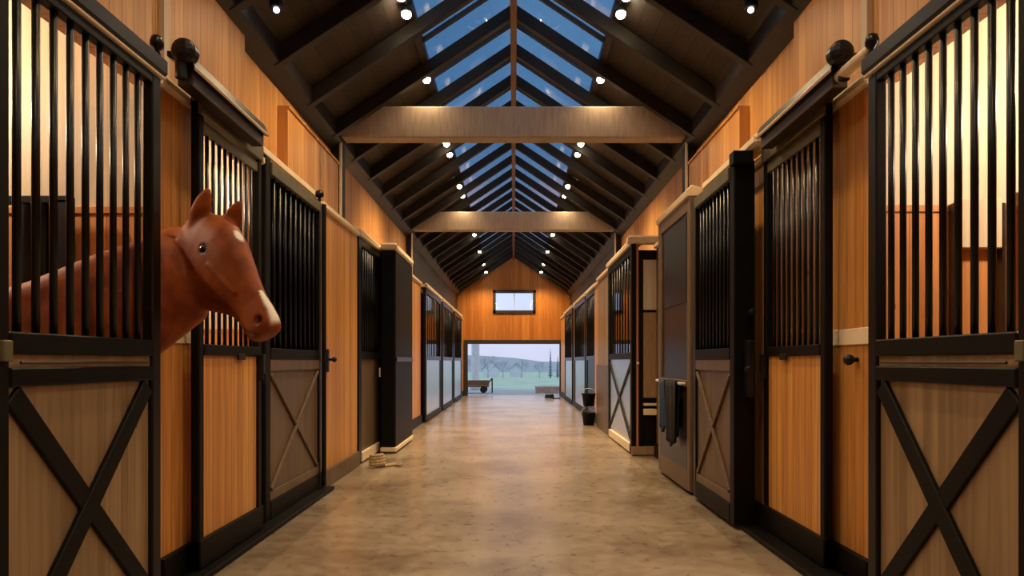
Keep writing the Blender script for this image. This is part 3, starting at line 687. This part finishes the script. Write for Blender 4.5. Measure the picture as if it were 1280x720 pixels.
# sculpt details by displacement
BL0 = hp(296, 286); BL1 = hp(292, 310)
NOSL = hp(333, 401)+lat*.05
vcol = hm.color_attributes.new('marking', 'FLOAT_COLOR', 'POINT')
import mathutils
from mathutils import noise as mnoise
faceA = hp(298-4, 286); faceB = hp(344-4, 396)
orig = [v.co.copy() for v in hm.vertices]
ROOT = Vector((-2.95, 2.42, 0))
for v in hm.vertices:
    p = v.co
    d = (p-NOSL).length
    if d < .026: v.co = p-lat*(.020*(1-(d/.026)**2))
    # mouth line
    m0, m1 = hp(305,411), hp(332,419)
    seg = m1-m0; tt = (p-m0).dot(seg)/seg.length_squared
    if 0 < tt < 1 and (p-m0).dot(lat) > .01:
        q = p-(m0+seg*tt); dist = (q-lat*q.dot(lat)).length
        if dist < .009: v.co = v.co-lat*.006*(1-dist/.009)
    # eye socket
    d = (p-EYE).length
    if d < .030: v.co = v.co-lat*(.008*(1-(d/.030)**2))
    # facial crest and jaw groove
    c0, c1 = hp(283,336), hp(306,366); seg = c1-c0; tt = (p-c0).dot(seg)/seg.length_squared
    if -.1 < tt < 1.1 and (p-c0).dot(lat) > .02:
        q = p-(c0+seg*tt); dist = (q-lat*q.dot(lat)).length
        if dist < .02: v.co = v.co+lat*.006*(1-dist/.02)
    c0, c1 = hp(240,300), hp(236,372); seg = c1-c0; tt = (p-c0).dot(seg)/seg.length_squared
    if 0 < tt < 1 and (p-c0).dot(lat) > .02:
        q = p-(c0+seg*tt); dist = (q-lat*q.dot(lat)).length
        if dist < .03: v.co = v.co-lat*.012*(1-dist/.03)
for i, p in enumerate(orig):
    # white star on the forehead and white snip down the nose (midline of the face)
    lt = (p-faceA).dot(lat); W = 0
    nn = mnoise.noise(p*22)*.25
    if p.y > 2.8 and p.x > -1.7:
        star = Vector(((p-hp(297,300)).dot(hdir)/.03, lt/.026, (p.z-hp(297,300).z)/.045)).length
        if (p-hp(296,300)).length < .09: W = max(W, 1-max(0, min(1, (star+nn-.85)/.35)))
        zt0, zt1 = hp(0,362).z, hp(0,404).z
        if hp(340,362).z > p.z > hp(340,408).z and (p-hp(340,388)).length < .16:
            tk = (hp(340,362).z-p.z)/(hp(340,362).z-hp(340,408).z)
            W = max(W, 1-max(0, min(1, (abs(lt-.005)/(.012+.022*tk)+nn-.75)/.35)) if (p-hp(326,392)).dot(hdir) > -.02 else 0)
    Dk = 0
    m0, m1 = hp(305,411), hp(332,419); seg = m1-m0; tt = (p-m0).dot(seg)/seg.length_squared
    if 0 < tt < 1 and (p-m0).dot(lat) > .01:
        q = p-(m0+seg*tt); Dk = max(Dk, .75*(1-min(1, (q-lat*q.dot(lat)).length/.007)))
    if p.y > 2.8 and p.x > -1.7: W *= max(0, min(1, (p.z-hp(340,407).z)/.03+nn*2)) if p.z < hp(340,380).z else 1
    d = (p-NOSL).length; Dk = max(Dk, 1-min(1, d/.030))
    d = (p-EYE).length; Dk = max(Dk, 1.0*(1-min(1, max(0, d-.024)/.018)))
    Mz = 1-min(1, max(0, ((p-hp(326,416)).length-.02)/.07)) if p.y > 2.8 else 0
    vcol.data[i].color = (W, Dk, Mz, 1)
for v in hm.vertices: v.co = v.co-ROOT
for p in hm.polygons: p.use_smooth = True
m = bpy.data.materials.new('chestnut_coat'); m.use_nodes = True; n = m.node_tree; b = n.nodes['Principled BSDF']
at = n.nodes.new('ShaderNodeAttribute'); at.attribute_name = 'marking'; sp = n.nodes.new('ShaderNodeSeparateColor'); n.links.new(at.outputs['Color'], sp.inputs[0])
t = n.nodes.new('ShaderNodeTexCoord'); z = n.nodes.new('ShaderNodeTexNoise'); z.inputs['Scale'].default_value = 9; z.inputs['Detail'].default_value = 5; n.links.new(t.outputs['Object'], z.inputs['Vector'])
r = n.nodes.new('ShaderNodeValToRGB'); r.color_ramp.elements[0].position = .3; r.color_ramp.elements[1].position = .72
r.color_ramp.elements[0].color = (.15,.027,.004,1); r.color_ramp.elements[1].color = (.37,.085,.010,1); n.links.new(z.outputs[0], r.inputs[0])
def mixc(fac, a, col):
    x = n.nodes.new('ShaderNodeMix'); x.data_type = 'RGBA'; n.links.new(fac, x.inputs[0]); n.links.new(a, x.inputs[6]); x.inputs[7].default_value = (*col, 1); return x.outputs[2]
c = mixc(mathn(n, 'MULTIPLY', sp.outputs[2], .45), r.outputs[0], (.30,.17,.10)); c = mixc(sp.outputs[0], c, (.85,.78,.68)); c = mixc(sp.outputs[1], c, (.012,.008,.006))
n.links.new(c, b.inputs['Base Color']); b.inputs['Roughness'].default_value = .55; b.inputs['Specular IOR Level'].default_value = .25
b.inputs['Sheen Weight'].default_value = .0
z3 = n.nodes.new('ShaderNodeTexNoise'); z3.inputs['Scale'].default_value = 160; n.links.new(t.outputs['Object'], z3.inputs['Vector'])
bp = n.nodes.new('ShaderNodeBump'); bp.inputs['Strength'].default_value = .12; bp.inputs['Distance'].default_value = .003; n.links.new(z3.outputs[0], bp.inputs['Height']); n.links.new(bp.outputs[0], b.inputs['Normal'])
M['chestnut_coat'] = m; hm.materials.clear(); hm.materials.append(m)
horse = bpy.data.objects.new('horse', hm); COL.objects.link(horse); horse.location = ROOT; hm.name = 'horse'
tag(horse, 'chestnut horse with white star and snip leaning its head into the aisle', 'horse')
def R_(p): return p-ROOT
MB().sphere(R_(EYE-lat*.006), .0245, 18, (1.15,.8,.92)).build('eye', 'horse_eye', horse, smooth=True)
EYE2 = hp(275,315)-lat*.094
MB().sphere(R_(EYE2+lat*.006), .0245, 18, (1.15,1,.95)).build('eye', 'horse_eye', horse, smooth=True)
# short mane lying on the far side of the crest
b = MB()
cr = [hp(252,268)-lat*.02, V3(-1.72,3.45,1.80), V3(-1.86,3.35,1.70), V3(-2.06,3.18,1.55), V3(-2.28,3.0,1.43), V3(-2.5,2.82,1.37)]
rnd = random.Random(3)
for i in range(len(cr)-1):
    for j in range(14):
        p = cr[i].lerp(cr[i+1], j/14)-up*.015; q = p-lat*(.03+rnd.random()*.02)-up*.02; e2 = p-bl*.10-up*(.16+.05*rnd.random())
        b.tube(R_(p), R_(q), .010, .010, 5); b.tube(R_(q), R_(e2), .010, .003, 5)
b.build('mane', 'horse_mane', horse, smooth=True)
b = MB()
for i in range(30):
    a = Vector((rnd.uniform(-.03,.03), rnd.uniform(-.03,.03), 0)); p = V3(-4.20,1.43,1.18)+a; q = p-bd*.08-up*.25+a; e2 = q-up*.5+a*2
    b.tube(R_(p), R_(q), .012, .014, 5); b.tube(R_(q), R_(e2), .014, .004, 5)
b.build('tail', 'horse_mane', horse, smooth=True)
for sgn in (-1, 1):
    for base in (V3(-2.58,2.70,0)+bl*.16*sgn+bd*.06, V3(-3.80,1.74,0)+bl*.17*sgn-bd*.01):
        MB().lathe([(.078,.014),(.074,.05),(.060,.12)], R_(base)).build('hoof', 'hoof', horse, smooth=True)

# ---------------------------------------------------------------- outdoors
tag(MB().box(-9, 9, D+.2, D+6, -.10, -.02).build('yard_paving', 'gravel', bevel=0), 'pale grey paved yard just outside the far opening', 'paving', kind='structure')
tag(MB().prism([(D+6,-.03),(110,-1.26),(260,-2.6),(260,-3.4),(D+6,-.9)], 'x', -160, 160).build('grass_field', 'grass', bevel=0), 'pale green field sloping away beyond the yard outside', 'field', kind='structure')
b = MB(); pr_ = random.Random(5)
pts = [(-170,-4)]+[(-170+i*10, 1.6+1.6*math.sin(i*.9)+pr_.random()*1.2) for i in range(35)]+[(170,-4)]
b.prism(pts, 'y', 235, 258); tag(b.build('distant_hills', 'hill_haze', bevel=0), 'low hazy hills on the horizon', 'hills', kind='structure')
# wooden bench / cart outside left
t = thing('wooden_cart', 'low weathered wooden cart with wheels outside the far opening, left', 'cart', (-1.25, D+2.4, 0))
MB().box(-.62, .30, -.28, .28, .22, .28).build('bed', 'weathered_wood', t)
for z in (.30, .38): MB().box(-.62, .30, -.30, -.26, z, z+.06).box(-.62,.30,.26,.30,z,z+.09).build('side_board', 'weathered_wood', t)
for y in (-.34, .34):
    t2 = MB().tube((.10, y-.02, .13), (.10, y+.02, .13), .13, seg=24).build('wheel', 'rubber', t)
MB().box(-.58, -.52, -.24, .24, -.0, .22).build('leg', 'black_metal', t)
MB().tube((.30, .2, .4), (.42, .2, .55), .02).tube((.30, -.2, .4), (.42, -.2, .55), .02).tube((.42,-.2,.55),(.42,.2,.55),.02).tube((.42,-.2,.55),(.42,-.2,.0),.02).tube((.42,.2,.55),(.42,.2,.0),.02).build('handle', 'black_metal', t, bevel=0)
t = thing('stone_trough', 'low pale stone trough outside the far opening, right', 'trough', (1.45, D+2.6, 0))
MB().box(-.60, .9, -.3, -.22, -.02, .21).box(-.60, .9, .22, .3, -.02, .21).box(-.60,-.52,-.22,.22,-.02,.21).box(.82,.9,-.22,.22,-.02,.21).box(-.52,.82,-.22,.22,-.02,.1).build('basin', 'stone', t, bevel=.015)
MB().box(-.64, .94, -.34, -.2, .21, .25).box(-.64,.94,.2,.34,.21,.25).box(-.64,-.5,-.2,.2,.21,.25).box(.8,.94,-.2,.2,.21,.25).build('rim', 'white_wall', t)
t = thing('pale_column', 'pale round column outside at the left of far opening', 'column', (-1.66, D+5.7, 0))
MB().lathe([(.24,0),(.24,.15),(.18,.2),(.17,2.6)]).build('shaft', 'white_wall', t, smooth=True)
# trees
def tree(x, y, H, W, label, conifer=False, seed=0, grp=None):
    rnd = random.Random(seed); t = thing('bare_tree' if not conifer else 'conifer', label, 'tree', (x, y, -.03-1.23*(y-30)/80 - .03), grp)
    b = MB(); b.tube((0,0,0), (0,0,H*(.95 if conifer else .5)), H*.03, H*.006, 7)
    if conifer:
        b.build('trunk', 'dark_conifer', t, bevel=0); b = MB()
        for i in range(9):
            z = H*(.1+.1*i); r = W*(1-i/9.3); b.tube((0,0,z-.02*H), (0,0,z+.16*H), r*.55, .02, 9)
            for a in range(10):
                an = a*.628+i; b.tube((0,0,z+.06*H), (r*math.cos(an), r*math.sin(an), z-.03*H), .05*W, .01, 4)
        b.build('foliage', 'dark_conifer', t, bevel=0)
    else:
        b.build('trunk', 'lavender_haze', t, bevel=0); b = MB()
        def grow(p, d, L_, r, n):
            q = p+d*L_; b.tube(p, q, r, r*.6, 4)
            if n == 0: return
            for _ in range(3): grow(q, (d+Vector((rnd.uniform(-.8,.8), rnd.uniform(-.8,.8), rnd.uniform(-.25,.6)))).normalized(), L_*.72, r*.6, n-1)
        for k in range(5):
            an = k*1.26+rnd.random(); grow(Vector((0,0,H*(.25+.05*k))), Vector((math.cos(an)*W/H, math.sin(an)*W/H, .8)).normalized(), H*.22, H*.014, 4)
        b.build('crown', 'lavender_haze', t, bevel=0)
tx = [(-6.4,88,2.6,1.6),(-3.6,96,3.2,2.4),(-1.4,90,2.4,1.6),(1.1,96,2.6,1.8),(3.4,90,2.2,1.4),(7.2,98,2.4,1.6)]
for i, (x, y, H, W) in enumerate(tx):
    tree(x, y, H, W, 'hazy bare tree on the horizon beyond the field, %s from left' % ['leftmost','second','third','fourth','fifth','sixth'][i], seed=i, grp='horizon trees')
tree(4.75, 88, 3.7, .38, 'dark slim conifer beyond the field, taller left one of the pair on the right', True, 1, 'slim conifers')
tree(5.75, 89, 2.8, .38, 'dark slim conifer beyond the field, shorter right one of the pair on the right', True, 2, 'slim conifers')
for i, (x, y, W_, H) in enumerate(((-3.7, 112, 2.6, 2.7), (0.5, 114, 2.2, 2.3))):
    t = thing('farmhouse', 'faint gabled farm building on the horizon, %s one' % ('left', 'right')[i], 'building', (x, y, -1.32), 'horizon buildings')
    MB().prism([(-W_/2, 0), (W_/2, 0), (W_/2, H*.5), (0, H*.97), (-W_/2, H*.5)], 'y', -1, 1).build('wall', 'white_wall', t, bevel=0)
    MB().prism([(-W_/2-.2, H*.45), (0, H*.97), (W_/2+.2, H*.45), (W_/2+.2, H*.5), (0, H*1.03), (-W_/2-.2, H*.5)], 'y', -1.2, 1.2).build('roof', 'lavender_haze', t, bevel=0)
